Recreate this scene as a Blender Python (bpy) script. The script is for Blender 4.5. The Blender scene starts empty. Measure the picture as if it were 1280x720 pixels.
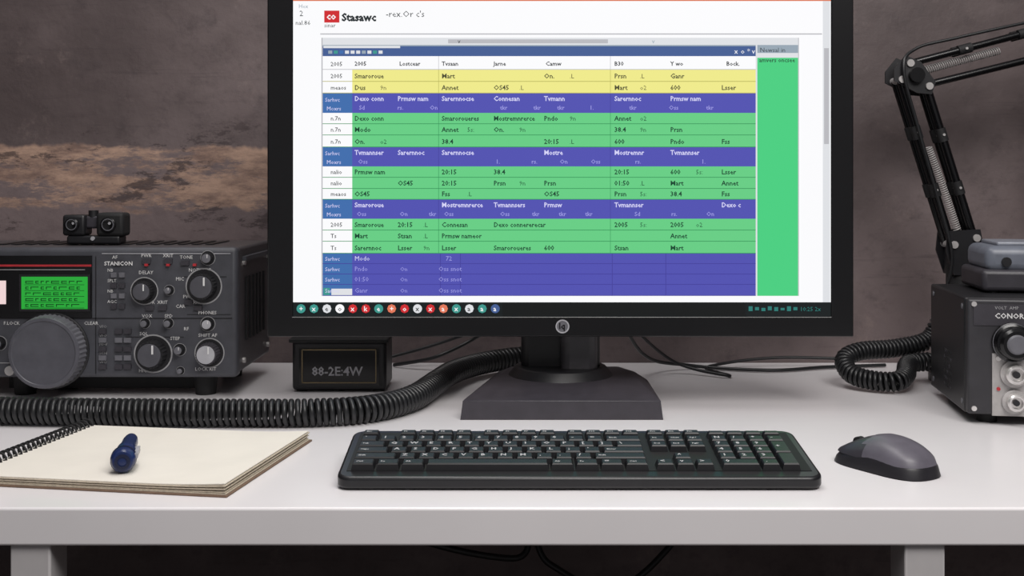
import bpy, math, random
from mathutils import Vector, Matrix
random.seed(7)
sc = bpy.context.scene
try:
    sc.view_settings.view_transform = 'Standard'
    sc.view_settings.look = 'None'
except Exception: pass
R = math.radians
DESK = 0.74
EYE = 1.035

# ------------------------------------------------------------ materials
def lin(c):
    return tuple(((x/255)/12.92 if x/255 <= .04045 else ((x/255+.055)/1.055)**2.4) for x in c)
def mat(name, rgb, rough=.5, metal=0., var=.12, nscale=60., bump=0., coat=0., spec=.5):
    m = bpy.data.materials.new(name); m.use_nodes = True
    nt = m.node_tree; b = nt.nodes['Principled BSDF']
    c = lin(rgb)
    tc = nt.nodes.new('ShaderNodeTexCoord'); n = nt.nodes.new('ShaderNodeTexNoise')
    n.inputs['Scale'].default_value = nscale; n.inputs['Detail'].default_value = 4
    nt.links.new(tc.outputs['Object'], n.inputs['Vector'])
    r = nt.nodes.new('ShaderNodeValToRGB')
    r.color_ramp.elements[0].position = .3; r.color_ramp.elements[1].position = .7
    r.color_ramp.elements[0].color = (*[x*(1-var) for x in c], 1)
    r.color_ramp.elements[1].color = (*[min(1, x*(1+var)) for x in c], 1)
    nt.links.new(n.outputs['Fac'], r.inputs['Fac']); nt.links.new(r.outputs['Color'], b.inputs['Base Color'])
    b.inputs['Roughness'].default_value = rough; b.inputs['Metallic'].default_value = metal
    b.inputs['Specular IOR Level'].default_value = spec
    if coat: b.inputs['Coat Weight'].default_value = coat; b.inputs['Coat Roughness'].default_value = .08
    if bump:
        bp = nt.nodes.new('ShaderNodeBump'); bp.inputs['Strength'].default_value = bump; bp.inputs['Distance'].default_value = .001
        n2 = nt.nodes.new('ShaderNodeTexNoise'); n2.inputs['Scale'].default_value = nscale*8
        nt.links.new(tc.outputs['Object'], n2.inputs['Vector'])
        nt.links.new(n2.outputs['Fac'], bp.inputs['Height']); nt.links.new(bp.outputs['Normal'], b.inputs['Normal'])
    return m
def emis(name, rgb, s=1.):
    m = bpy.data.materials.new(name); m.use_nodes = True
    nt = m.node_tree; b = nt.nodes['Principled BSDF']
    b.inputs['Base Color'].default_value = (.01, .01, .01, 1); b.inputs['Roughness'].default_value = .4
    b.inputs['Specular IOR Level'].default_value = .1
    b.inputs['Emission Color'].default_value = (*lin(rgb), 1); b.inputs['Emission Strength'].default_value = s
    return m

# ------------------------------------------------------------ mesh helpers
def root(name, loc=(0, 0, 0), rz=0.):
    e = bpy.data.objects.new(name, None); sc.collection.objects.link(e)
    e.location = loc; e.rotation_euler = (0, 0, rz); e.empty_display_size = .05
    return e
def finish(o, parent=None, smooth=35, bevel=0., seg=3):
    sc.collection.objects.link(o)
    if parent: o.parent = parent
    if smooth:
        for p in o.data.polygons: p.use_smooth = True
        try: o.data.set_sharp_from_angle(angle=R(smooth))
        except Exception: pass
    if bevel:
        b = o.modifiers.new('bevel', 'BEVEL'); b.width = bevel; b.segments = seg; b.limit_method = 'ANGLE'; b.angle_limit = R(30)
        b.harden_normals = False
    return o
class MB:
    def __init__(s): s.v = []; s.f = []; s.m = []; s.mats = []
    def mi(s, m):
        if m not in s.mats: s.mats.append(m)
        return s.mats.index(m)
    def add(s, vs, fs, m, M=None):
        k = len(s.v); i = s.mi(m)
        for v in vs:
            v = Vector(v)
            if M: v = M @ v
            s.v.append(tuple(v))
        for f in fs: s.f.append([a+k for a in f]); s.m.append(i)
    def box(s, c, d, m, M=None, taper=None):
        x, y, z = [a/2 for a in d]; t = taper or 0
        vs = [(c[0]+sx*(x-(t if sz > 0 else 0)), c[1]+sy*(y-(t if sz > 0 else 0)), c[2]+sz*z) for sz in (-1, 1) for sx, sy in ((-1, -1), (1, -1), (1, 1), (-1, 1))]
        s.add(vs, [(3, 2, 1, 0), (4, 5, 6, 7), (0, 1, 5, 4), (1, 2, 6, 5), (2, 3, 7, 6), (3, 0, 4, 7)], m, M)
    def cyl(s, p0, p1, r, m, r2=None, n=32, M=None, knurl=0.):
        p0, p1 = Vector(p0), Vector(p1); ax = (p1-p0).normalized()
        q = ax.to_track_quat('Z', 'Y'); r2 = r if r2 is None else r2
        vs = []
        for p, rr in ((p0, r), (p1, r2)):
            for i in range(n):
                k = rr*(1-(knurl if i % 2 else 0)); a = 2*math.pi*i/n
                vs.append(p+q @ Vector((math.cos(a)*k, math.sin(a)*k, 0)))
        fs = [(i, (i+1) % n, n+(i+1) % n, n+i) for i in range(n)]+[list(range(n))[::-1], list(range(n, 2*n))]
        s.add(vs, fs, m, M)
    def ring(s, c, ax, r0, r1, m, n=32, th=.0006):
        c = Vector(c); ax = Vector(ax).normalized(); q = ax.to_track_quat('Z', 'Y'); vs = []
        for h in (0, th):
            for rr in (r0, r1):
                for i in range(n):
                    a = 2*math.pi*i/n; vs.append(c+ax*h+q @ Vector((math.cos(a)*rr, math.sin(a)*rr, 0)))
        fs = []
        for i in range(n):
            j = (i+1) % n
            fs += [(2*n+i, 3*n+i, 3*n+j, 2*n+j), (n+i, n+j, 3*n+j, 3*n+i), (i, 2*n+i, 2*n+j, j)]
        s.add(vs, fs, m)
    def lathe(s, prof, m, origin, ax, n=40):
        o = Vector(origin); q = Vector(ax).normalized().to_track_quat('Z', 'Y'); vs = []; fs = []
        for r, h in prof:
            for i in range(n):
                a = 2*math.pi*i/n; vs.append(o+q @ Vector((math.cos(a)*r, math.sin(a)*r, h)))
        for k in range(len(prof)-1):
            for i in range(n):
                j = (i+1) % n; fs.append((k*n+i, k*n+j, (k+1)*n+j, (k+1)*n+i))
        fs += [list(range(n))[::-1], [(len(prof)-1)*n+i for i in range(n)]]
        s.add(vs, fs, m)
    def quad(s, x0, x1, z0, z1, y, m):
        s.add([(x0, y, z0), (x1, y, z0), (x1, y, z1), (x0, y, z1)], [(0, 1, 2, 3)], m)
    def text(s, w, x, z, y, size, m, M=None, sx=1., bold=0):
        vs, fs = glyph(w, bold)
        s.add([(x+v[0]*size*sx, y, z+v[1]*size) for v in vs], fs, m, M)
    def build(s, name, parent=None, **k):
        me = bpy.data.meshes.new(name); me.from_pydata(s.v, [], s.f)
        for m in s.mats: me.materials.append(m)
        for p, i in zip(me.polygons, s.m): p.material_index = i
        me.update()
        return finish(bpy.data.objects.new(name, me), parent, **k)
_g = {}
def glyph(w, bold=0):
    if (w, bold) in _g: return _g[(w, bold)]
    c = bpy.data.curves.new('t', 'FONT'); c.body = w; c.size = 1; c.resolution_u = 1
    c.offset = bold
    o = bpy.data.objects.new('t', c); sc.collection.objects.link(o)
    dg = bpy.context.evaluated_depsgraph_get(); e = o.evaluated_get(dg); me = e.to_mesh()
    r = ([tuple(v.co) for v in me.vertices], [tuple(p.vertices) for p in me.polygons])
    e.to_mesh_clear(); bpy.data.objects.remove(o); bpy.data.curves.remove(c)
    _g[(w, bold)] = r; return r
def box(name, c, d, m, parent=None, bevel=0., seg=3, rot=None, smooth=35):
    b = MB(); b.box((0, 0, 0), d, m); o = b.build(name, parent, bevel=bevel, seg=seg, smooth=smooth)
    o.location = c
    if rot: o.rotation_euler = rot
    return o
def catmull(pts, n=12):
    P = [Vector(p) for p in pts]; P = [P[0]*2-P[1]]+P+[P[-1]*2-P[-2]]; out = []
    for i in range(1, len(P)-2):
        for k in range(n):
            t = k/n; a, b, c, d = P[i-1:i+3]
            out.append(.5*((2*b)+(c-a)*t+(2*a-5*b+4*c-d)*t*t+(3*b-a-3*c+d)*t**3))
    out.append(P[-2]); return out
def tube(name, pts, r, m, parent=None, smooth_path=True, floor=None):
    pts = catmull(pts) if smooth_path else [Vector(p) for p in pts]
    if floor is not None:
        for p in pts: p.z = max(p.z, floor)
    c = bpy.data.curves.new(name, 'CURVE'); c.dimensions = '3D'; c.bevel_depth = r; c.bevel_resolution = 3; c.use_fill_caps = True
    s = c.splines.new('POLY'); s.points.add(len(pts)-1)
    for p, q in zip(s.points, pts): p.co = (*q, 1)
    c.materials.append(m)
    o = bpy.data.objects.new(name, c); sc.collection.objects.link(o)
    dg = bpy.context.evaluated_depsgraph_get(); e = o.evaluated_get(dg)
    me = bpy.data.meshes.new_from_object(e); bpy.data.objects.remove(o); bpy.data.curves.remove(c)
    me.name = name
    o = bpy.data.objects.new(name, me); sc.collection.objects.link(o)
    for p in me.polygons: p.use_smooth = True
    if parent: o.parent = parent
    return o
def coil_pts(pts, rad, pitch, n=12):
    P = catmull(pts, 24); L = [0]
    for i in range(1, len(P)): L.append(L[-1]+(P[i]-P[i-1]).length)
    tot = L[-1]; N = int(tot/pitch*n); out = []; j = 0
    up = Vector((0, 0, 1))
    for i in range(N+1):
        s = tot*i/N
        while j < len(P)-2 and L[j+1] < s: j += 1
        t = (s-L[j])/max(1e-9, L[j+1]-L[j]); p = P[j].lerp(P[j+1], t)
        T = (P[j+1]-P[j]).normalized()
        up = (up-T*up.dot(T))
        if up.length < 1e-3: up = T.orthogonal()
        up.normalize(); S = T.cross(up); a = 2*math.pi*i/n
        out.append(p+up*math.cos(a)*rad+S*math.sin(a)*rad)
    return out

# ------------------------------------------------------------ colours
blk = mat('black_plastic', (26, 26, 29), .42)
blk_gl = mat('black_gloss', (10, 10, 12), .22, var=.05)
blk_mt = mat('black_matte', (20, 20, 22), .7, bump=.3)
char = mat('charcoal_plastic', (54, 52, 58), .45, bump=.15)
dgrey = mat('dark_grey_panel', (66, 67, 73), .5, bump=.1)
mgrey = mat('grey_plastic', (100, 100, 106), .42)
lgrey = mat('light_grey', (165, 165, 170), .4)
wht = mat('white_print', (215, 215, 215), .6, var=.03)
dimw = mat('dim_print', (150, 150, 152), .6, var=.03)
redm = mat('red_print', (170, 40, 48), .5)
chrome = mat('chrome', (225, 222, 220), .28, metal=.7, var=.05)
steel = mat('brushed_steel', (168, 165, 164), .42, metal=.15, var=.12, nscale=90)
rubber = mat('cable_rubber', (28, 29, 31), .38, var=.1)
gold = mat('dull_gold', (135, 118, 84), .5)

# ------------------------------------------------------------ room
def wall_material():
    m = bpy.data.materials.new('aged_concrete'); m.use_nodes = True; nt = m.node_tree; N = nt.nodes; L = nt.links
    b = N['Principled BSDF']; b.inputs['Roughness'].default_value = .58
    tc = N.new('ShaderNodeTexCoord'); sep = N.new('ShaderNodeSeparateXYZ'); L.new(tc.outputs['Object'], sep.inputs[0])
    def noise(scale, det, st=(1, 1, 1), rough=.6, loc=(0, 0, 0)):
        mp = N.new('ShaderNodeMapping'); mp.inputs['Scale'].default_value = st; mp.inputs['Location'].default_value = loc
        L.new(tc.outputs['Object'], mp.inputs['Vector'])
        n = N.new('ShaderNodeTexNoise'); n.inputs['Scale'].default_value = scale; n.inputs['Detail'].default_value = det; n.inputs['Roughness'].default_value = rough
        L.new(mp.outputs[0], n.inputs['Vector']); return n.outputs['Fac']
    def mth(op, a, b_=None, c=None):
        n = N.new('ShaderNodeMath'); n.operation = op
        for i, x in enumerate((a, b_, c)):
            if x is None: continue
            if isinstance(x, (int, float)): n.inputs[i].default_value = x
            else: L.new(x, n.inputs[i])
        return n.outputs[0]
    def mr(v, a, b_, c=0., d=1.):
        n = N.new('ShaderNodeMapRange'); n.interpolation_type = 'SMOOTHSTEP'; L.new(v, n.inputs[0])
        for i, x in enumerate((a, b_, c, d)): n.inputs[i+1].default_value = x
        return n.outputs[0]
    def mix(f, a, c):
        n = N.new('ShaderNodeMix'); n.data_type = 'RGBA'; L.new(f, n.inputs[0])
        for i, x in ((6, a), (7, c)):
            if isinstance(x, tuple): n.inputs[i].default_value = (*lin(x), 1)
            else: L.new(x, n.inputs[i])
        return n.outputs[2]
    X, Z = sep.outputs[0], sep.outputs[2]
    col = mix(mr(noise(1.8, 4, (1, 1, 1.3)), .35, .68), (80, 69, 69), (118, 105, 105))
    col = mix(mr(noise(22, 8, (1, 1, 1.2), .75), .46, .78, 0, .6), col, (58, 49, 51))
    # rubbed, lighter mottling and trowel scratches
    col = mix(mr(noise(9, 10, (1, 1, 1), .8, (7, 0, 3)), .54, .72, 0, .45), col, (138, 122, 118))
    col = mix(mr(noise(30, 6, (.15, 1, 3), .7, (2, 0, 8)), .58, .70, 0, .35), col, (56, 47, 50))
    wob = mth('MULTIPLY', mth('SUBTRACT', noise(5, 5, (1, 1, .4), .7), .5), .07)
    zz = mth('ADD', Z, wob)
    left = mr(mth('ADD', X, wob), -.40, -.36, 1, 0)
    under = mth('MULTIPLY', mth('MULTIPLY', mr(zz, 1.085, 1.10, 1, 0), mr(Z, .80, .9)), left)
    col = mix(mth('MULTIPLY', under, .5), col, (124, 109, 110))
    band = mth('MULTIPLY', mr(zz, .990, .997), mr(zz, 1.092, 1.100, 1, 0))
    patch = mr(noise(6.5, 10, (.5, 1, 1.8), .74, (1.3, 0, .4)), .43, .51)
    band = mth('MULTIPLY', mth('MULTIPLY', band, left), patch)
    warm = mix(mr(noise(14, 9, (.6, 1, 2.0), .75), .36, .62), (126, 101, 90), (196, 162, 140))
    col = mix(mth('MULTIPLY', band, .82), col, warm)
    chips = mth('MULTIPLY', mth('MULTIPLY', mr(noise(11, 10, (.6, 1, 1.7), .75, (4, 0, 2)), .56, .61), left), mth('MULTIPLY', mr(Z, .93, .97), mr(Z, 1.12, 1.16, 1, 0)))
    col = mix(mth('MULTIPLY', chips, .75), col, (62, 51, 52))
    dark = mth('MULTIPLY', mr(noise(2.4, 6, (.6, 1, 1.6), .6, (3, 0, 1)), .52, .72), .45)
    col = mix(dark, col, (58, 49, 51))
    L.new(col, b.inputs['Base Color'])
    bp = N.new('ShaderNodeBump'); bp.inputs['Strength'].default_value = .45; bp.inputs['Distance'].default_value = .004
    L.new(noise(25, 8), bp.inputs['Height']); L.new(bp.outputs[0], b.inputs['Normal'])
    return m
wallm = wall_material()
w = box('wall_back', (0, 1.90, 1.3), (5, .1, 2.6), wallm)
w.data.transform(Matrix.Translation(w.location)); w.location = (0, 0, 0)
plain = mat('dark_plaster', (84, 77, 79), .8, nscale=4, var=.2)
box('wall_left', (-2.55, -.3, 1.3), (.1, 4.5, 2.6), plain)
box('wall_right', (2.55, -.3, 1.3), (.1, 4.5, 2.6), plain)
box('floor', (0, -.3, -.05), (5.2, 4.5, .1), mat('dark_floor', (62, 54, 50), .6, nscale=6, var=.3))

# ------------------------------------------------------------ desk
deskm = mat('white_laminate', (228, 225, 227), .24, var=.02, nscale=8)
legm = mat('white_powdercoat', (190, 187, 188), .5, var=.03)
dk = root('desk', (0, 0, 0))
box('top', (0, 1.435, DESK-.0175), (1.9, .83, .035), deskm, dk, bevel=.0025)
for i, x in enumerate((-.441, .378)):
    box('leg_front_%d' % i, (x, 1.045, (DESK-.035)/2), (.037, .04, DESK-.035), legm, dk, bevel=.002)
for i, x in enumerate((-.92, .92)):
    box('leg_back_%d' % i, (x, 1.80, (DESK-.035)/2), (.037, .04, DESK-.035), legm, dk, bevel=.002)
box('front_rail', (-.03, 1.10, DESK-.045), (.82, .02, .02), blk_mt, dk)

# ------------------------------------------------------------ monitor
S = 1/965.5
mo = root('computer_monitor', (.0627, 1.45, DESK))
def mx(px): return (px-700.5)*S
def mz(py): return EYE-DESK-(py-230)*S
def mbox(name, x0, x1, y0, y1, a, b, m, bv=0):
    return box(name, (mx((x0+x1)/2), (a+b)/2, mz((y0+y1)/2)), ((x1-x0)*S, b-a, (y1-y0)*S), m, mo, bevel=bv)
mbox('housing', 334, 1067, -56, 421, .006, .034, blk, .005)
mbox('rear_bulge', 480, 920, 20, 380, .032, .062, blk, .012)
fb = MB()
o_ = [(334, -56), (1067, -56), (1067, 421), (334, 421)]; i_ = [(366, -24), (1039, -24), (1039, 396), (366, 396)]
vs = [(mx(a), 0.0, mz(b)) for a, b in o_]+[(mx(a), .0, mz(b)) for a, b in i_]+[(mx(a), .010, mz(b)) for a, b in o_]+[(mx(a), .0025, mz(b)) for a, b in i_]
fs = []
for k in range(4):
    j = (k+1) % 4
    fs += [(k, j, 4+j, 4+k), (4+k, 4+j, 12+j, 12+k), (k, 8+k, 8+j, j)]
fb.add(vs, [f[::-1] for f in fs], blk_gl); fr = fb.build('bezel', mo, bevel=.0015, seg=2)
lb = MB(); lc = (mx(703), -.0004, mz(408))
lb.cyl((mx(703), .0002, mz(408)), (mx(703), -.0005, mz(408)), 8.4*S, mgrey); lb.ring(lc, (0, -1, 0), 7*S, 8.6*S, lgrey); lb.text('lq', mx(698.5), mz(411), -.0010, 11*S, blk_gl, bold=.02)
lb.build('logo', mo)

E = {k: emis('screen_'+k, c, s) for k, c, s in (
    ('white', (250, 250, 252), 1.), ('pale', (222, 224, 228), 1.), ('grey', (150, 165, 178), 1.), ('line', (185, 185, 190), 1),
    ('blue', (66, 92, 146), 1.), ('yellow', (238, 233, 138), 1.), ('green', (102, 205, 132), 1.), ('green2', (72, 206, 128), 1.),
    ('purple', (80, 80, 176), 1.), ('cell', (62, 108, 172), 1.), ('gline', (52, 146, 88), 1.), ('yline', (180, 176, 90), 1.), ('pline', (66, 62, 152), 1.),
    ('ink', (32, 40, 44), 1.), ('gink', (16, 62, 44), 1.), ('yink', (72, 72, 48), 1), ('pink', (214, 212, 248), 1.), ('lilac', (158, 156, 228), 1),
    ('red', (206, 40, 46), 1.), ('black', (10, 14, 15), 1.), ('teal', (60, 150, 140), 1.), ('dteal', (44, 120, 114), 1.), ('orange', (226, 120, 90), 1.), ('bar', (14, 22, 24), 1.))}
sb = MB()
def q(x0, x1, y0, y1, m, lay=1): sb.quad(mx(x0), mx(x1), mz(y1), mz(y0), .0022-lay*.0003, E[m])
def t(wd, x, y, m, h=8., lay=4, sx=1., bold=0): sb.text(wd, mx(x), mz(y), .0022-lay*.0003, h*S, E[m], sx=sx, bold=bold)
q(366, 1039, -24, 396, 'white', 0)
q(366, 1039, -24, -2, 'pale'); q(366, 1039, -2, 1, 'orange')
q(1029, 1038, 1, 378, 'pale'); q(1030.5, 1036.5, 60, 180, 'line', 2)
t('2', 374, 20, 'ink', 10); t('Hex', 373, 10, 'grey', 7); t('nal.86', 369, 31, 'ink', 8)
q(405, 424, 13, 28, 'red', 2); t('co', 408, 24, 'white', 12, bold=.02)
t('Stasawc', 427, 26, 'ink', 13.5, bold=.04); t('-rex.Or c\'s', 482, 21, 'ink', 11); t('sinar', 405, 34, 'ink', 7.5)
q(400, 1028, 41.5, 43, 'line')
q(403, 998, 47, 56, 'pale', 1); q(560, 760, 49, 54, 'line', 2); t('v', 572, 54, 'ink', 8); t('v', 815, 54, 'grey', 8)
q(403, 945, 56, 57.5, 'grey', 1); q(403, 945, 57.5, 70, 'blue', 1)
q(404, 500, 57, 60, 'pale', 2)
for k in range(10): q(410+k*7, 415+k*7, 63, 67, random.choice(['pale', 'teal', 'grey', 'cell']), 2)
for k, x in enumerate((918, 926, 934, 940)): t('xo*v'[k], x, 67, 'white', 9)
q(947, 998, 56, 66, 'grey', 1); q(947, 998, 66, 72, 'pale', 1); t('Newsal in', 950, 65, 'ink', 8); q(947, 998, 72, 78, 'green2', 1); t('amvers oncsee', 949, 77.5, 'ink', 7.5, bold=.01)
q(947, 998, 78, 370, 'green2', 1); q(945, 947, 47, 370, 'pale', 1)
q(401.5, 403, 47, 370, 'line', 2); q(998, 999, 47, 370, 'line', 2)
rows = [(70, 87, 'white'), (87, 102, 'yellow'), (102, 116.5, 'yellow'), (116.5, 141, 'purple'), (141, 155, 'green'), (155, 169, 'green'), (169, 184, 'green'),
        (184, 208, 'purple'), (208, 222, 'green'), (222, 236, 'green'), (236, 249.5, 'green'), (249.5, 273.5, 'purple'), (273.5, 288, 'green'), (288, 302, 'green'),
        (302, 317, 'green'), (317, 330, 'purple'), (330, 343, 'purple'), (343, 356, 'purple'), (356, 370, 'purple')]
inkc = {'white': 'ink', 'yellow': 'yink', 'green': 'gink', 'purple': 'pink'}
lnc = {'white': 'line', 'yellow': 'yline', 'green': 'gline', 'purple': 'pline'}
words = ['2005', 'Modo', 'Lsser', '38.4', 'Prsn', 'Pndo', '01:50', 'Mart', 'Stsan', 'Ganr', '600', 'Dus', 'On.', 'Rabts', 'OS45', '20:15', 'Fss', 'Annet']
longs = ['Smaroroueres', 'Mostremnrerce', 'Dexo connererecar', 'Prmsw nameor', 'Connesan', 'Sarernnocse', 'Tvmannsers']
cols = [(443, .97), (497, .55), (552, .97), (617, .5), (680, .6), (768, .9), (838, .85), (902, .5)]
for ri, (a, b, c) in enumerate(rows):
    q(440, 945, a, b, c, 1)
    q(403, 440, a, b, 'cell' if c == 'purple' else 'white', 1)
    if not (c == 'purple' and ri < 15): q(403, 945, b-.8, b, lnc[c], 2)
    n = 2 if b-a > 20 else 1
    for s_ in range(n):
        ty = b-4.2 if n == 1 else (a+9.5+s_*11)
        ic = inkc[c]
        if c == 'purple' and s_ == 1: ic = 'lilac'
        if ri == 0:
            for cx, w_ in zip([443, 499, 552, 617, 682, 768, 838, 908], ['2005', 'Lostcear', 'Tvsaan', 'Jarne', 'Camw', 'B30', 'Y wo', 'Bock.']): t(w_, cx, 82, 'ink', 7.5, bold=.02)
        elif ri >= 15:
            t(random.choice(words), 443, ty, 'pink' if ri == 15 else 'lilac', 8)
            if ri > 15: t('On', 500, ty, 'lilac', 7)
            if ri != 15: t('Oss snot', 548, ty, 'lilac', 8)
            else: t('72', 557, ty, 'lilac', 8)
        elif c == 'purple' and s_ == 1:
            for x in (445, 500, 536, 552, 590, 622, 668, 700, 735, 790, 838, 880):
                if random.random() < .8: t(random.choice(['Sd', '1.', 'On', 'tkr', 'Oss', 'rs.']), x+random.uniform(-4, 4), ty, 'lilac', 7.5, bold=.01)
        else:
            last = -99
            for ci, (cx, p) in enumerate(cols):
                if random.random() > p or cx < last: continue
                if c == 'purple' or (ci in (0, 2, 3) and random.random() < .45):
                    lw = random.choice(longs)
                    if ci in (4, 7): lw = lw[:6]
                    if ci in (0, 1, 5, 6): lw = lw[:9]
                    t(lw, cx, ty, ic, 8.5, sx=.95, bold=.02); last = cx+len(lw)*4.6
                else:
                    t(random.choice(words), cx, ty, ic, 8.5, bold=.02)
                    if random.random() < .4 and ci < 7: t(random.choice(['9n', '.L', 'o2', '5s:']), cx+32, ty, ic, 8)
    if c == 'purple':
        t('Sarhvc', 406, b-4 if n == 1 else b-14, 'pink', 7)
        if n > 1: t('Moxrs', 408, b-3, 'pink', 7)
    else: t(random.choice(['2005', 'nalio', 'Ts', 'meaos', 'n.7n']), 413, b-4.5, 'ink', 7.5, bold=.01)
for x in (550, 765):
    for (a, b, c) in rows[:15]: q(x-2.2, x-1.6, a, b, lnc[c], 2)
for (x) in (550, 575, 765, 832): q(x, x+.8, 317, 370, 'pline', 3)
q(404, 412, 360, 369, 'teal', 3); q(414, 440, 361, 369, 'pale', 3)
q(366, 1039, 378, 396, 'bar', 1)
q(628, 932, 379, 395, 'black', 2)
ic = ['teal', 'teal', 'pale', 'white', 'red', 'red', 'teal', 'orange', 'red', 'pale', 'red', 'orange', 'teal', 'pale', 'teal', 'blue']
for k, cn in enumerate(ic):
    x = 376+k*16.2
    sb.cyl((mx(x), .0014, mz(386)), (mx(x), .0010, mz(386)), 5.6*S, E[cn], n=8 if k % 3 else 16)
    t(random.choice('aoxke+'), x-2.5, 389, 'black' if cn in ('pale', 'white') else 'white', 9, 5, bold=.01)
for k in range(8): q(936+k*8, 941+k*8, 383+(k % 3), 389-(k % 2), 'dteal', 3)
t('10:25 2x', 1000, 389, 'dteal', 7.5)
sb.build('screen', mo, smooth=0)
# stand
st = MB()
f0 = [(-.1275, -.05), (.1265, -.05), (.128, .10), (.105, .17), (-.085, .17), (-.098, .10)]
vs = [(x, y, 0) for x, y in f0]+[(x*.975, y*.985+.0, .024) for x, y in f0]+[(x*.80+.005, y*.6+.05, .034) for x, y in f0]
n = 6; fs = [list(range(n))[::-1], list(range(2*n, 3*n))]
for k in range(2):
    for i in range(n):
        j = (i+1) % n; fs.append((k*n+i, k*n+j, (k+1)*n+j, (k+1)*n+i))
basem = mat('stand_plastic', (60, 57, 63), .34, bump=.1)
st.add(vs, fs, basem); st.build('stand_base', mo, bevel=.004)
box('stand_column', (.004, .10, .16), (.108, .045, .28), blk, mo, bevel=.01)
box('stand_column_front', (.028, .072, .11), (.05, .03, .17), mat('column_grey', (74, 72, 76), .4), mo, bevel=.012)
box('mount', (.004, .08, .24), (.12, .05, .12), blk, mo, bevel=.004)
cb = MB(); cb.cyl((.004, .09, .030), (.004, .09, .046), .075, blk, r2=.062); cb.build('stand_collar', mo, bevel=.002)

# ------------------------------------------------------------ radio transceiver
RS = 1/905
ra = root('radio_transceiver', ((298-640)*RS, 1.547, DESK))
def rx(px): return (px-298)*RS
def rz(py): return (497-py)*RS
W0 = rx(-140)
bodym = mat('radio_case', (66, 63, 66), .48, bump=.25, nscale=90)
box('case', (W0/2, .108, (rz(308)+rz(470))/2), (-W0-.004, .20, rz(308)-rz(470)-.004), bodym, ra, bevel=.004)
box('front_frame', (W0/2, .004, (rz(309)+rz(471))/2), (-W0, .024, rz(309)-rz(471)), dgrey, ra, bevel=.006)
FY = -.008
rb = MB()
def rq(x0, x1, y0, y1, m, th=.0012, base=FY): rb.box(((rx(x0)+rx(x1))/2, base-th/2, (rz(y0)+rz(y1))/2), (abs(x1-x0)*RS, th, abs(y1-y0)*RS), m)
rq(-134, 118, 319, 396, blk_gl, .003)
rq(-134, 118, 330, 332.5, redm, .0036); rq(0, 110, 336, 336.8, dimw, .0034)
lcd = emis('lcd_green', (40, 172, 58), .9); lcdd = emis('lcd_dark', (8, 74, 28), .6)
rq(29, 117, 342, 388, blk, .005); rq(32, 114, 345, 385, lcd, .0056)
for r_ in range(5):
    y = 350+r_*7.2
    rq(36, 110, y+4.6, y+5.2, lcdd, .0058)
    x = 37
    while x < 104:
        w_ = random.choice([4, 7, 10])
        rq(x, x+w_, y, y+1., lcdd, .0058)
        if random.random() < .6: rq(x, x+w_, y+2.4, y+3.4, lcdd, .0058)
        rq(x, x+1.1, y, y+3.4, lcdd, .0058)
        x += w_+2.5
rq(-30, 12, 350, 379, emis('meter_face', (250, 222, 222), .9), .0045)
rb.text('S  3  6', rx(-26), rz(360), FY-.0047, 9*RS, redm)
rq(-134, 292, 396.5, 397.6, blk, .0006); rq(122, 123, 320, 466, blk, .0006); rq(130, 290, 316, 317, lgrey, .0006)
for (x0, x1, y) in ((232, 285, 345), (160, 232, 420), (236, 290, 392)): rq(x0, x1, y, y+.7, blk, .0006)
def knob(px, py, r, d=.014, body=blk, cap=mgrey, kn=.06, ptr=True):
    c = (rx(px), FY, rz(py)); r *= RS
    rb.cyl(c, (c[0], FY-.002, c[2]), r*1.22, blk)
    rb.ring((c[0], FY-.0006, c[2]), (0, -1, 0), r*1.24, r*1.34, dimw, th=.0004)
    rb.cyl((c[0], FY-.002, c[2]), (c[0], FY-d, c[2]), r, body, r2=r*.93, n=48, knurl=kn)
    rb.lathe([(r*.80, 0), (r*.78, .0015), (r*.5, .002)], cap, (c[0], FY-d, c[2]), (0, -1, 0))
    if ptr: rb.box((c[0]+r*.25, FY-d-.0022, c[2]+r*.4), (r*.12, .001, r*.6), wht, )
capd = mat('knob_cap', (76, 76, 82), .4)
knob(183, 363, 13, cap=capd); knob(257, 357, 17, .016, cap=capd); knob(194, 441, 18, .018, cap=capd); knob(264, 440, 14, .02, body=char, cap=lgrey); knob(227, 436, 6, .01)
knob(184, 403, 5, .008, ptr=False); knob(213, 403, 5, .008, ptr=False); knob(262, 404, 7, .008, cap=lgrey); knob(214, 362, 5, .008); knob(262, 322, 7, .01)
knob(228, 462, 4, .006, ptr=False)
c = (rx(67), FY, rz(437)); r = 46*RS
rb.lathe([(r*1.04, 0), (r*1.04, .003), (r, .004)], blk, c, (0, -1, 0))
rb.cyl((c[0], FY-.004, c[2]), (c[0], FY-.024, c[2]), r, mat('dial_rim', (96, 96, 102), .4), r2=r*.96, n=96, knurl=.03)
rb.lathe([(r*.95, 0), (r*.93, .002), (r*.86, .0025), (r*.84, .0012), (r*.3, .0008)], mat('dial_cap', (82, 82, 89), .38), (c[0], FY-.024, c[2]), (0, -1, 0), n=64)
knob(-60, 437, 20, .016); knob(-100, 430, 12, .012); knob(3, 428, 7, .01)
for i, y in enumerate((343, 356, 369, 382)):
    for x in (142, 152): rq(x, x+7, y-3, y+3, char if (i+x) % 2 else mgrey, .003)
    rb.text(random.choice(['MODE', 'AGC', 'SPLT', 'NB']), rx(137), rz(y-4), FY-.0008, 5.5*RS, wht)
for x, y in ((150, 328), (186, 326), (213, 326), (234, 328), (238, 377), (250, 384), (190, 384), (206, 384)):
    rq(x-5, x+5, y-3, y+3, char, .003)
    rb.text(random.choice(['XRIT', 'PWR', 'AF', 'TONE']), rx(x-7), rz(y-5), FY-.0008, 6*RS, wht)
for x, y in ((186, 331), (213, 331), (246, 331)): rq(x-2, x+2, y-2, y+1, redm, .004)
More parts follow.
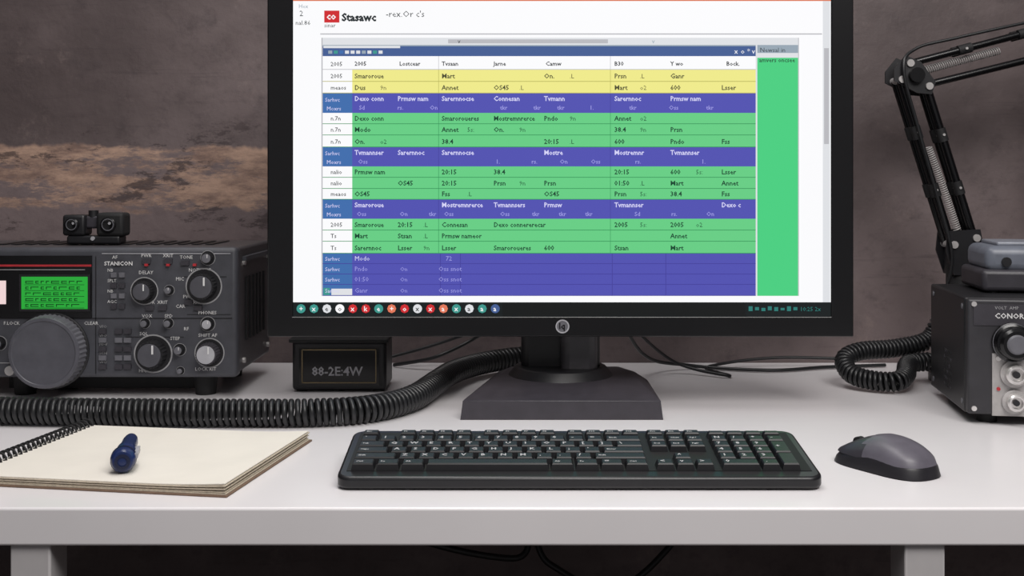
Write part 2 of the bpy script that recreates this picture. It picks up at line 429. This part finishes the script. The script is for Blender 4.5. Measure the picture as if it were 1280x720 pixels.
rb.text('STANICON', rx(134), rz(331), FY-.0035, 7*RS, wht, bold=.02)
for y in (413, 424, 435, 446, 457):
    for x in (132, 152, 163):
        rq(x-5, x+4, y-3, y+3, char if y % 2 else mgrey, .003)
    rb.text(random.choice(['VFO', 'M>V', 'SCN', 'A=B']), rx(127), rz(y-4), FY-.0008, 5*RS, dimw)
for x, y, w_ in ((222, 350, 'MIC'), (222, 384, 'CAR'), (238, 339, 'NOTCH IF'), (176, 342, 'DELAY'), (180, 396, 'VOX'), (208, 396, 'SPD'), (232, 412, 'RF'), (250, 420, 'SHIFT AF'), (177, 418, 'SQL'), (215, 424, 'STEP'), (176, 464, 'HIGH'), (246, 462, 'LOCK RIT'), (8, 405, 'F.LOCK'), (108, 405, 'CLEAR'), (250, 392, 'PHONES')):
    if w_: rb.text(w_, rx(x), rz(y), FY-.0008, 6*RS, wht)
for k in range(5): rq(-120+k*22, -106+k*22, 404, 411, char, .003)
rb.cyl((rx(16), FY, rz(462)), (rx(16), FY-.003, rz(462)), 6*RS, chrome); rq(0, 30, 452, 453, dimw, .0006)
rb.build('front_panel_controls', ra)
sd = MB()
for k in range(6): sd.box((.0, .05+k*.022, rz(390)), (.003, .008, .09), blk)
sd.box((.001, .105, rz(325)), (.006, .15, .006), dgrey)
for yy, zz in ((.035, rz(330)), (.19, rz(330)), (.035, rz(455)), (.19, rz(455))): sd.cyl((-.003, yy, zz), (.0015, yy, zz), .004, chrome, n=12)
sd.build('side_vents', ra)
tp = MB()
for k in range(16): tp.box((-.06-k*.02, .12, rz(308)-.0008), (.010, .1, .0012), blk)
tp.build('top_vents', ra)
ft = MB()
for x in (rx(250), rx(20), rx(-110)):
    for y in (.03, .18): ft.cyl((x, y, 0), (x, y, rz(469)), .014, blk_mt, r2=.017)
ft.box((rx(125), .05, .017), (260*RS, .02, .022), blk_mt)  # matte black bar stands in for the shadow band under the radio
ft.build('feet', ra)

# ------------------------------------------------------------ webcam on radio
wc = root('webcam', ((121-640)*1.62/1400, 1.62, DESK+rz(308)))
K = 1.62/1400
box('base_bar', (0, .0, .006), (66*K, .03, .012), blk, wc, bevel=.003)
box('left_head', (-24*K, 0, .027), (28*K, .032, .030), blk, wc, bevel=.004)
box('right_head', (21*K, 0, .028), (34*K, .034, .034), blk_mt, wc, bevel=.005)
box('bridge', (-3*K, .004, .031), (26*K, .022, .018), char, wc, bevel=.003)
wb = MB()
for x, r_ in ((-25*K, .0085), (20*K, .0095)):
    wb.lathe([(r_*1.15, 0), (r_*1.15, .004), (r_*.9, .005), (r_*.85, .003), (r_*.5, .002)], blk_gl, (x, -.016, .028), (0, -1, 0))
    wb.ring((x, -.0205, .028), (0, -1, 0), r_*.80, r_*.92, mgrey)
    wb.cyl((x+.002, -.0185, .030), (x+.002, -.0195, .030), r_*.22, lgrey, n=12)
wb.cyl((0, -.013, .008), (0, -.017, .008), .003, lgrey, n=12)
wb.cyl((-4*K, .0, .038), (-4*K, .0, .048), .007, blk)
wb.build('lenses', wc)

# ------------------------------------------------------------ clock
ck = root('digital_clock', ((424-640)*1.588/1400, 1.588, DESK)); K = 1.588/1400
box('body', (0, .04, 33*K), (118*K, .08, 62*K), blk, ck, bevel=.005)
box('hood', (-1*K, .04, 64*K), (124*K, .085, 5*K), blk_mt, ck, bevel=.002)
kb = MB()
kb.box((0, -.0005, 31*K), (100*K, .002, 46*K), blk_gl)
for (x, z, a, b) in ((0, 53, 92, 1.2), (0, 12, 92, 1.2), (-46, 32.5, 1.2, 41), (46, 32.5, 1.2, 41)): kb.box((x*K, -.002, z*K), (a*K, .001, b*K), gold)
kb.text('88-2E:4W', -34*K, 21*K, -.0018, 15.5*K, lgrey, bold=.02)
kb.build('display', ck)
for i, x in enumerate((-48, 48)): box('foot_%d' % i, (x*K, .04, .002), (14*K, .06, .004), blk_mt, ck)

# ------------------------------------------------------------ coiled cord
cc = root('coiled_microphone_cord')
z0 = DESK+.0175
path = [(-.78, 1.40, z0), (-.62, 1.372, z0), (-.45, 1.362, z0), (-.332, 1.36, z0), (-.24, 1.362, z0), (-.175, 1.385, z0), (-.13, 1.45, z0), (-.105, 1.54, z0+.004), (-.085, 1.63, z0+.004), (-.045, 1.71, z0+.004), (.02, 1.76, z0+.006), (.10, 1.775, z0+.01)]
tube('coil', coil_pts(path, .0138, .0078, 14), .0034, rubber, cc, False)

# ------------------------------------------------------------ thin cables (leads of the monitor)
def mcable(name, pts, r, m):
    o = tube(name, pts, r, m, mo, floor=DESK+r+.0006); o.location = -mo.location
zc = DESK+.004
mcable('cable_1', [(-.19, 1.80, zc), (-.12, 1.77, zc+.018), (-.05, 1.79, zc+.05), (.03, 1.68, .86), (.05, 1.60, .92), (.05, 1.53, .95)], .003, rubber)
mcable('cable_2', [(.10, 1.53, .95), (.14, 1.60, .88), (.20, 1.72, .775), (.28, 1.78, .747), (.40, 1.75, zc), (.50, 1.78, zc), (.60, 1.80, zc)], .0028, rubber)
mcable('cable_3', [(.13, 1.53, .95), (.17, 1.66, .84), (.25, 1.74, .76), (.33, 1.70, zc), (.31, 1.78, zc), (.42, 1.81, zc+.01), (.55, 1.80, zc+.01)], .0025, blk)
mcable('cable_4', [(.02, 1.53, .95), (0, 1.62, .85), (-.06, 1.79, .80), (-.16, 1.81, .765), (-.26, 1.80, zc), (-.34, 1.79, zc)], .0026, blk)
uc = root('hanging_cable')
tube('cable', [(-.42, 1.77, .66), (-.2, 1.70, .52), (.0, 1.72, .46), (.03, 1.74, .50), (.06, 1.72, .45), (.18, 1.70, .43), (.36, 1.77, .60)], .005, rubber, uc)

# ------------------------------------------------------------ keyboard
ky = root('keyboard', (.0655, 1.076, DESK), 0)
kd = .130; hf, hb = .013, .030; slope = (hb-hf)/kd
w2 = .235
kmat = mat('keyboard_body', (24, 24, 27), .33)
kk = MB()
def prism(ring, zt, zb, m):
    n = len(ring); vs = [(x, y, zb(y)) for x, y in ring]+[(x, y, zt(y)) for x, y in ring]
    kk.add(vs, [list(range(n))[::-1], list(range(n, 2*n))]+[(i, (i+1) % n, n+(i+1) % n, n+i) for i in range(n)], m)
def rr(x0, x1, y0, y1, r, n=6):
    out = []
    for cx, cy, a0 in ((x1-r, y0+r, -90), (x1-r, y1-r, 0), (x0+r, y1-r, 90), (x0+r, y0+r, 180)):
        for i in range(n+1):
            a = R(a0+90*i/n); out.append((cx+r*math.cos(a), cy+r*math.sin(a)))
    return out
prism(rr(-w2, w2, 0, kd, .014), lambda y: hf+slope*y, lambda y: .0015+.012*max(0, y-.03)/kd, kmat)
kk.build('case', ky, bevel=.003)
kk = MB(); kk.box((-.18, kd-.02, .007), (.03, .012, .014), blk_mt); kk.box((.18, kd-.02, .007), (.03, .012, .014), blk_mt); kk.box((0, .012, .0012), (.4, .008, .0024), blk_mt); kk.build('feet', ky)
th = math.atan(slope)
kk = MB()
M0 = Matrix.Translation((0, 0, hf)) @ Matrix.Rotation(th, 4, 'X')
keym = mat('key_plastic', (26, 26, 29), .40)
pad = mat('key_well', (10, 10, 12), .6)
legm2 = mat('legend_print', (172, 172, 174), .6, var=.03)
P = .0195; Q = .0164; xm = -w2+.0115; ym = .0158
legend = MB()
def key(x, y, w_, lab=None, d=1.):
    cx = xm+(x+w_/2)*P; cy = ym+(y+d/2)*Q
    a, b_ = w_*P-.0016, d*Q-.0016; ti = .0017; h = .0068
    vs = []
    for zz, t_ in ((0, 0), (h*.8, ti*.8), (h, ti*1.35)):
        vs += [(cx+sx*(a/2-t_), cy+sy*(b_/2-t_), zz+.0004) for sx, sy in ((-1, -1), (1, -1), (1, 1), (-1, 1))]
    fs = [(8, 9, 10, 11)]
    for k in range(2):
        for i in range(4): fs.append((k*4+i, k*4+(i+1) % 4, k*4+4+(i+1) % 4, k*4+4+i))
    kk.add(vs, fs, keym, M0)
    if lab:
        vs, f_ = glyph(lab, .03); sz = .0078 if len(lab) == 1 else .0042
        legend.add([(cx-a/2+.0042+v[0]*sz, cy-.002+v[1]*sz, h+.0006) for v in vs], f_, legm2, M0)
kk.box((0, kd/2+.004, .0002), (w2*2-.016, kd-.024, .0004), pad, M0)
r1 = '`1234567890-='
for i, c_ in enumerate(r1): key(i, 4, 1, c_)
key(13, 4, 2, 'Back')
key(0, 3, 1.5, 'Tab')
for i, c_ in enumerate('QWERTYUIOP[]'): key(1.5+i, 3, 1, c_)
key(13.5, 3, 1.5, '\\')
key(0, 2, 1.75, 'Caps')
for i, c_ in enumerate("ASDFGHJKL;'"): key(1.75+i, 2, 1, c_)
key(12.75, 2, 2.25, 'Enter')
key(0, 1, 2.25, 'Shift')
for i, c_ in enumerate('ZXCVBNM,./'): key(2.25+i, 1, 1, c_)
key(12.25, 1, 2.75, 'Shift')
for x, w_, l in ((0, 1.25, 'Ctrl'), (1.25, 1.25, 'Fn'), (2.5, 1.25, 'Alt'), (3.75, 6.25, None), (10, 1.25, 'Alt'), (11.25, 1.25, 'Fn'), (12.5, 1.25, '='), (13.75, 1.25, 'Ctrl')): key(x, 0, w_, l)
ty = 5.2
key(0, ty, 1, 'Esc', .85)
for g, x0 in enumerate((2, 6.5, 11)):
    for i in range(4): key(x0+i, ty, 1, 'F%d' % (g*4+i+1), .85)
nx = 15.3
for i in range(3): key(nx+i, ty, 1, 'Prt', .85); key(nx+i, 4, 1, ['Ins', 'Hom', 'PgU'][i]); key(nx+i, 3, 1, ['Del', 'End', 'PgD'][i])
key(nx+1, 1, 1, '^')
for i in range(3): key(nx+i, 0, 1, '<v>'[i])
px_ = 18.6
for i in range(4): key(px_+i, ty, 1, None, .7)
for i, c_ in enumerate('N/*-'): key(px_+i, 4, 1, c_)
for rrow, s_ in ((3, '789'), (2, '456'), (1, '123')):
    for i, c_ in enumerate(s_): key(px_+i, rrow, 1, c_)
key(px_+3, 2, 1, '+', 2); key(px_+3, 0, 1, None, 2); key(px_, 0, 2, '0'); key(px_+2, 0, 1, '.')
kk.build('keys', ky, smooth=20); legend.build('key_legends', ky, smooth=0)

# ------------------------------------------------------------ mouse
ms = root('computer_mouse', (.388, 1.163, DESK), R(34))
def mouse_shell(name, m, sc_, zt, zlo, part):
    b = MB(); nu, nv = 40, 24; vs = []; fs = []
    for i in range(nu+1):
        for j in range(nv+1):
            v = j/nv
            a = 2*math.pi*i/nu; rr_ = (1-v)
            n_ = 2.5
            ca, sa = math.cos(a), math.sin(a)
            sup = (abs(ca)**n_+abs(sa)**n_)**(-1/n_)
            x = sup*ca*rr_; y = sup*sa*rr_
            wid = .034*(1-.10*math.cos(y*2.2)-.05*y)
            prof = (1-rr_**2.6)**.55 if rr_ < 1 else 0
            hump = .034*(1-.22*(y+.15)**2-.20*max(0, y))
            z = zlo+(hump*zt-zlo)*prof
            vs.append((x*wid*sc_, y*.057*sc_, z))
    for i in range(nu):
        for j in range(nv):
            fs.append((i*(nv+1)+j, (i+1)*(nv+1)+j, (i+1)*(nv+1)+j+1, i*(nv+1)+j+1))
    fs = [f for f in fs if part(sum(vs[k][1] for k in f)/4, sum(vs[k][0] for k in f)/4)]
    b.add(vs, fs, m); return b.build(name, ms, smooth=60)
mdark = mat('mouse_dark', (36, 35, 39), .35)
mouse_shell('palm_shell', mat('mouse_grey', (90, 87, 96), .4), .93, 1.05, .012, lambda y, x: y < .010)
mouse_shell('button_shell', mat('mouse_buttons', (54, 52, 58), .36), .93, 1.04, .012, lambda y, x: y >= .010 and abs(x) > .0006)
mouse_shell('lower_body', mdark, 1., 1., .0008, lambda y, x: True)
b = MB()
b.cyl((-.0035, .033, .0205), (.0035, .033, .0205), .0062, blk_mt, n=24)
b.build('scroll_wheel', ms)

# ------------------------------------------------------------ notebook + pen
nb_ang = -R(9.5)
nb = root('spiral_notebook', (-.268, 1.052, DESK), nb_ang)   # origin: front-right corner; +y away
NW, NH = .278, .236
cov = mat('kraft_cover', (112, 90, 74), .8)
paper = mat('paper', (226, 221, 211), .85, var=.03, nscale=20)
pedge = mat('paper_edge', (192, 181, 163), .9, var=.15, nscale=300)
nbm = MB()
nbm.box((-NW/2, NH/2, .001), (NW, NH, .002), cov)
nbm.build('back_cover', nb, bevel=.0007)
nbm = MB()
for k in range(7):
    zb = .0022+k*.0011; off = (k*37 % 5)*.0006
    nX = 12; vs = []
    for i in range(nX+1):
        u_ = i/nX; x = -NW+.004+(NW-.006-off)*u_
        zc_ = zb+.0035*(max(0, u_-.7)/.3)**2*(k/7)
        for y in (.002+off, NH-.003-off): vs += [(x, y, zc_), (x, y, zc_+.0009)]
    fs = []
    for i in range(nX):
        a = i*4; fs += [(a, a+4, a+6, a+2)[::-1], (a+1, a+5, a+7, a+3), (a, a+4, a+5, a+1), (a+2, a+3, a+7, a+6)]
    fs += [(0, 1, 3, 2), (nX*4, nX*4+2, nX*4+3, nX*4+1)]
    nbm.add(vs, fs, paper if k == 6 else pedge)
nbm.build('pages', nb, smooth=30)
sp = MB()
for k in range(26):
    y = .008+k*(NH-.016)/25
    sp.cyl((-NW+.009, y, .0098), (-NW+.009, y, .0103), .0022, blk, n=10)
sp.build('punch_holes', nb)
pts = []
for k in range(26):
    y = .008+k*(NH-.016)/25
    for a in range(14):
        an = 2*math.pi*a/14
        pts.append((-NW+.002+math.cos(an)*.0085, y+(a/14)*(NH-.016)/25*.5, .0090+math.sin(an)*.0078))
tube('spiral_wire', pts, .0012, blk_mt, nb, False)
pn = root('pen', (-.382, 1.098, DESK+.0105), R(14))
bl = mat('navy_plastic', (26, 42, 88), .28); bl2 = mat('navy_dark', (16, 24, 52), .35)
pb = MB()
pb.lathe([(.003, 0), (.0095, .001), (.0118, .004), (.0122, .012), (.0112, .016), (.0095, .018), (.0095, .03), (.0101, .033), (.0101, .045), (.0085, .049), (.0080, .085), (.0068, .098), (.003, .108), (.0008, .114)], bl, (0, 0, .0122), (0, 1, 0))
pb.ring((0, -.0006, .0122), (0, -1, 0), .0045, .0075, bl2)
pb.lathe([(.0125, .0), (.0125, .004)], bl2, (0, .012, .0122), (0, 1, 0))
pb.box((.0118, .026, .0150), (.0035, .034, .005), lgrey); pb.box((.0100, .040, .0150), (.004, .005, .004), lgrey)
pb.build('barrel', pn)

# ------------------------------------------------------------ power supply box (right)
ps_ang = -R(8.6)
ps = root('bench_power_supply', (.5587, 1.377, DESK), ps_ang)
PH = .155
box('case', (.15, .105, .012+(PH-.012)/2), (.30, .19, PH-.012), blk, ps, bevel=.003)
box('front_panel', (.15, .004, .012+(PH-.012)/2), (.298, .014, PH-.014), mat('panel_dark', (46, 45, 49), .45), ps, bevel=.003)
pb = MB(); fy = -.003
pb.box((.160, fy, .050), (.262, .003, .076), steel)
pb.box((.150, fy, .135), (.285, .002, .026), char)
pb.box((.175, fy-.001, .135), (.08, .002, .020), emis('meter_dim', (60, 64, 60), .3))
pb.text('CONOR', .032, .131, fy-.0015, .009, wht, bold=.02); pb.text('VOLT  AMP', .032, .142, fy-.0015, .0055, dimw)
def term(x, z, r_, ms_):
    pb.lathe([(r_, 0), (r_, .004), (r_*.85, .005)], ms_, (x, fy-.001, z), (0, -1, 0))
    pb.lathe([(r_*.72, 0), (r_*.72, .010), (r_*.6, .012), (r_*.5, .012), (r_*.45, .006)], chrome, (x, fy-.004, z), (0, -1, 0))
    pb.cyl((x, fy-.008, z), (x, fy-.014, z), r_*.25, blk)
for x in (.052, .150, .245):
    pb.lathe([(.024, 0), (.024, .004), (.020, .006), (.019, .020), (.016, .023), (.005, .023)], blk_gl, (x, fy-.001, .102), (0, -1, 0))
    pb.ring((x, fy-.005, .102), (0, -1, 0), .0205, .0235, mgrey)
    pb.lathe([(.013, 0), (.010, .003), (.004, .003)], mgrey, (x, fy-.023, .102), (0, -1, 0))
for x in (.054, .105, .155, .205, .255): term(x, .064, .0165, steel); term(x, .030, .0145, steel)
for x in (.008, .292):
    for z in (.02, .148): pb.cyl((x, fy, z), (x, fy-.002, z), .0032, chrome, n=12)
for x in (.036, .08, .13): 
    pb.cyl((x, fy, .082), (x, fy-.003, .082), .003, chrome, n=12); pb.cyl((x, fy, .045), (x, fy-.003, .045), .0022, redm, n=12)
pb.build('front_controls', ps)
pb = MB()
for r_ in range(6):
    for c_ in range(5): pb.cyl((.0004, .08+c_*.009, .03+r_*.009), (-.0006, .08+c_*.009, .03+r_*.009), .0026, blk_mt if (r_+c_) % 4 else char, n=10)
for y in (.02, .18):
    for z in (.025, .143): pb.cyl((.001, y, z), (-.0012, y, z), .0035, mgrey, n=12)
pb.build('side_vents', ps)
pb = MB()
for x in (.03, .27):
    for y in (.025, .175): pb.cyl((x, y, 0), (x, y, .014), .012, blk_mt)
pb.build('feet', ps)
at = root('antenna_tuner', (.605, 1.44, DESK+PH), ps_ang)
tgrey = mat('tuner_grey', (104, 109, 120), .38)
box('lower_shell', (.075, .055, .016), (.152, .115, .028), char, at, bevel=.006)
box('upper_shell', (.077, .057, .043), (.142, .105, .034), tgrey, at, bevel=.011, seg=4)
box('lid', (.082, .06, .062), (.118, .08, .006), mat('tuner_lid', (124, 128, 138), .38), at, bevel=.0025)
pb = MB(); pb.cyl((.03, .004, .040), (.03, .001, .040), .006, blk); pb.box((.09, .0035, .04), (.07, .003, .014), blk_gl); pb.text('ATU', .065, .035, .0015, .011, wht)
for x in (.015, .135):
    for y in (.01, .1): pb.cyl((x, y, 0), (x, y, .003), .006, blk_mt)
pb.build('details', at)

# ------------------------------------------------------------ microphone boom arm
ba = root('microphone_boom_arm')
D = 1.68
def A(x, z, d=0): return Vector((x, D+d, z))
bb = MB()
bb.cyl(A(.672, DESK), A(.672, DESK+.012), .045, blk)
bb.cyl(A(.672, DESK+.01), A(.672, .905), .011, blk)
bb.cyl(A(.672, .865), A(.672, .915), .020, blk_mt)
bb.box((.672, D, .925), (.036, .034, .05), blk)
for s_ in (-1, 1):
    for (a, b_) in ((A(.655, .945), A(.578, 1.190)), (A(.688, .955), A(.618, 1.180))):
        bb.cyl(a+Vector((0, s_*.012, 0)), b_+Vector((0, s_*.012, 0)), .0058, blk_gl, n=16)
    for (a, b_) in ((A(.590, 1.214), A(.845, 1.281)), (A(.606, 1.180), A(.85, 1.240))):
        bb.cyl(a+Vector((0, s_*.012, 0)), b_+Vector((0, s_*.012, 0)), .0054, blk_gl, n=16)
def plate(pts, y0, y1, m):
    n = len(pts); bb.add([(x, y0, z) for x, z in pts]+[(x, y1, z) for x, z in pts], [list(range(n)), list(range(n, 2*n))[::-1]]+[(i, n+i, n+(i+1) % n, (i+1) % n) for i in range(n)], m)
for y in (-.021, .018):
    plate([(.566, 1.188), (.566, 1.205), (.583, 1.226), (.606, 1.216), (.628, 1.186), (.622, 1.168), (.60, 1.170)], D+y, D+y+.003, blk)
    plate([(.643, .935), (.646, .965), (.694, .968), (.700, .935), (.690, .90), (.655, .90)], D+y, D+y+.003, blk)
    plate([(.838, 1.290), (.862, 1.270), (.868, 1.230), (.845, 1.228)], D+y, D+y+.003, blk)
for x, z in ((.578, 1.190), (.618, 1.180), (.590, 1.214), (.655, .945), (.688, .955), (.845, 1.281), (.85, 1.240)):
    bb.cyl((x, D-.024, z), (x, D+.024, z), .0055, steel, n=16)
bb.cyl((.598, D-.030, 1.196), (.598, D+.024, 1.196), .011, blk_gl)
for t_ in (.33, .68):
    for (a, b_) in ((A(.655, .945), A(.578, 1.190)), (A(.688, .955), A(.618, 1.180)), (A(.590, 1.214), A(.845, 1.281))):
        p = a.lerp(b_, t_); d_ = (b_-a).normalized()*.010
        for s_ in (-1, 1): bb.cyl(p-d_+Vector((0, s_*.012, 0)), p+d_+Vector((0, s_*.012, 0)), .0074, blk_mt, n=16)
        bb.cyl(p+Vector((0, -.021, 0)), p+Vector((0, .016, 0)), .002, chrome, n=8)
bb.cyl(A(.86, 1.25), A(.875, 1.19), .007, blk); bb.lathe([(.018, 0), (.024, .01), (.024, .09), (.020, .095), (.022, .10), (.024, .13), (.014, .15)], blk_mt, A(.872, 1.20), (0.1, -.1, -1))
bb.build('arm_frame', ba)
tube('spring_lower', coil_pts([A(.668, .965), A(.646, 1.03), A(.624, 1.09)], .0055, .0032, 10), .0009, steel, ba, False)
tube('spring_upper', coil_pts([A(.62, 1.206), A(.68, 1.222), A(.73, 1.235)], .0055, .0032, 10), .0009, steel, ba, False)
tube('arm_cable', [A(.845, 1.292, -.01), A(.75, 1.272, -.014), A(.66, 1.252, -.014), A(.60, 1.236, -.016), A(.578, 1.205, -.027), A(.60, 1.12, -.024), A(.628, 1.02, -.024), A(.650, .93, -.026), A(.645, .87, -.01), A(.64, .82, 0)], .0024, rubber, ba)

c2 = root('coiled_cord')
pts = [(.640, 1.68, .825), (.622, 1.68, .800), (.570, 1.67, .790), (.515, 1.655, .788), (.487, 1.64, .778), (.488, 1.61, .762), (.512, 1.585, .757), (.540, 1.575, .7575), (.562, 1.60, .762), (.585, 1.65, .770), (.62, 1.66, .772)]
tube('coil', coil_pts(pts, .0112, .0066, 12), .0030, rubber, c2, False)
tube('lead', [(.62, 1.66, .772), (.66, 1.78, .76), (.72, 1.78, .745), (.80, 1.76, .7445)], .003, rubber, c2, floor=DESK+.0036)

# ------------------------------------------------------------ lights
def area(name, loc, target, size, energy, col=(1, 1, 1)):
    l = bpy.data.lights.new(name, 'AREA'); l.shape = 'RECTANGLE'; l.size, l.size_y = size; l.energy = energy; l.color = col
    o = bpy.data.objects.new(name, l); sc.collection.objects.link(o); o.location = loc
    o.rotation_euler = (Vector(target)-Vector(loc)).to_track_quat('-Z', 'Y').to_euler(); return o
area('softbox_light', (.5, .1, 2.2), (.1, 1.4, .8), (1.2, .8), 29, (1, .965, .935))
area('ceiling_light', (-.2, 1.2, 2.5), (0, 1.3, .7), (1.4, .6), 15, (1, .975, .96))
wd = bpy.data.worlds.new('world'); sc.world = wd; wd.use_nodes = True
wd.node_tree.nodes['Background'].inputs[0].default_value = (1, .97, 1, 1); wd.node_tree.nodes['Background'].inputs[1].default_value = .25

# ------------------------------------------------------------ camera
cd = bpy.data.cameras.new('camera'); cam = bpy.data.objects.new('camera', cd); sc.collection.objects.link(cam)
cam.location = (0, 0, EYE); cam.rotation_euler = (R(90), 0, 0)
cd.sensor_width = 36; cd.lens = 1400/1280*36; cd.shift_y = -130/1280; cd.clip_start = .01
sc.camera = cam
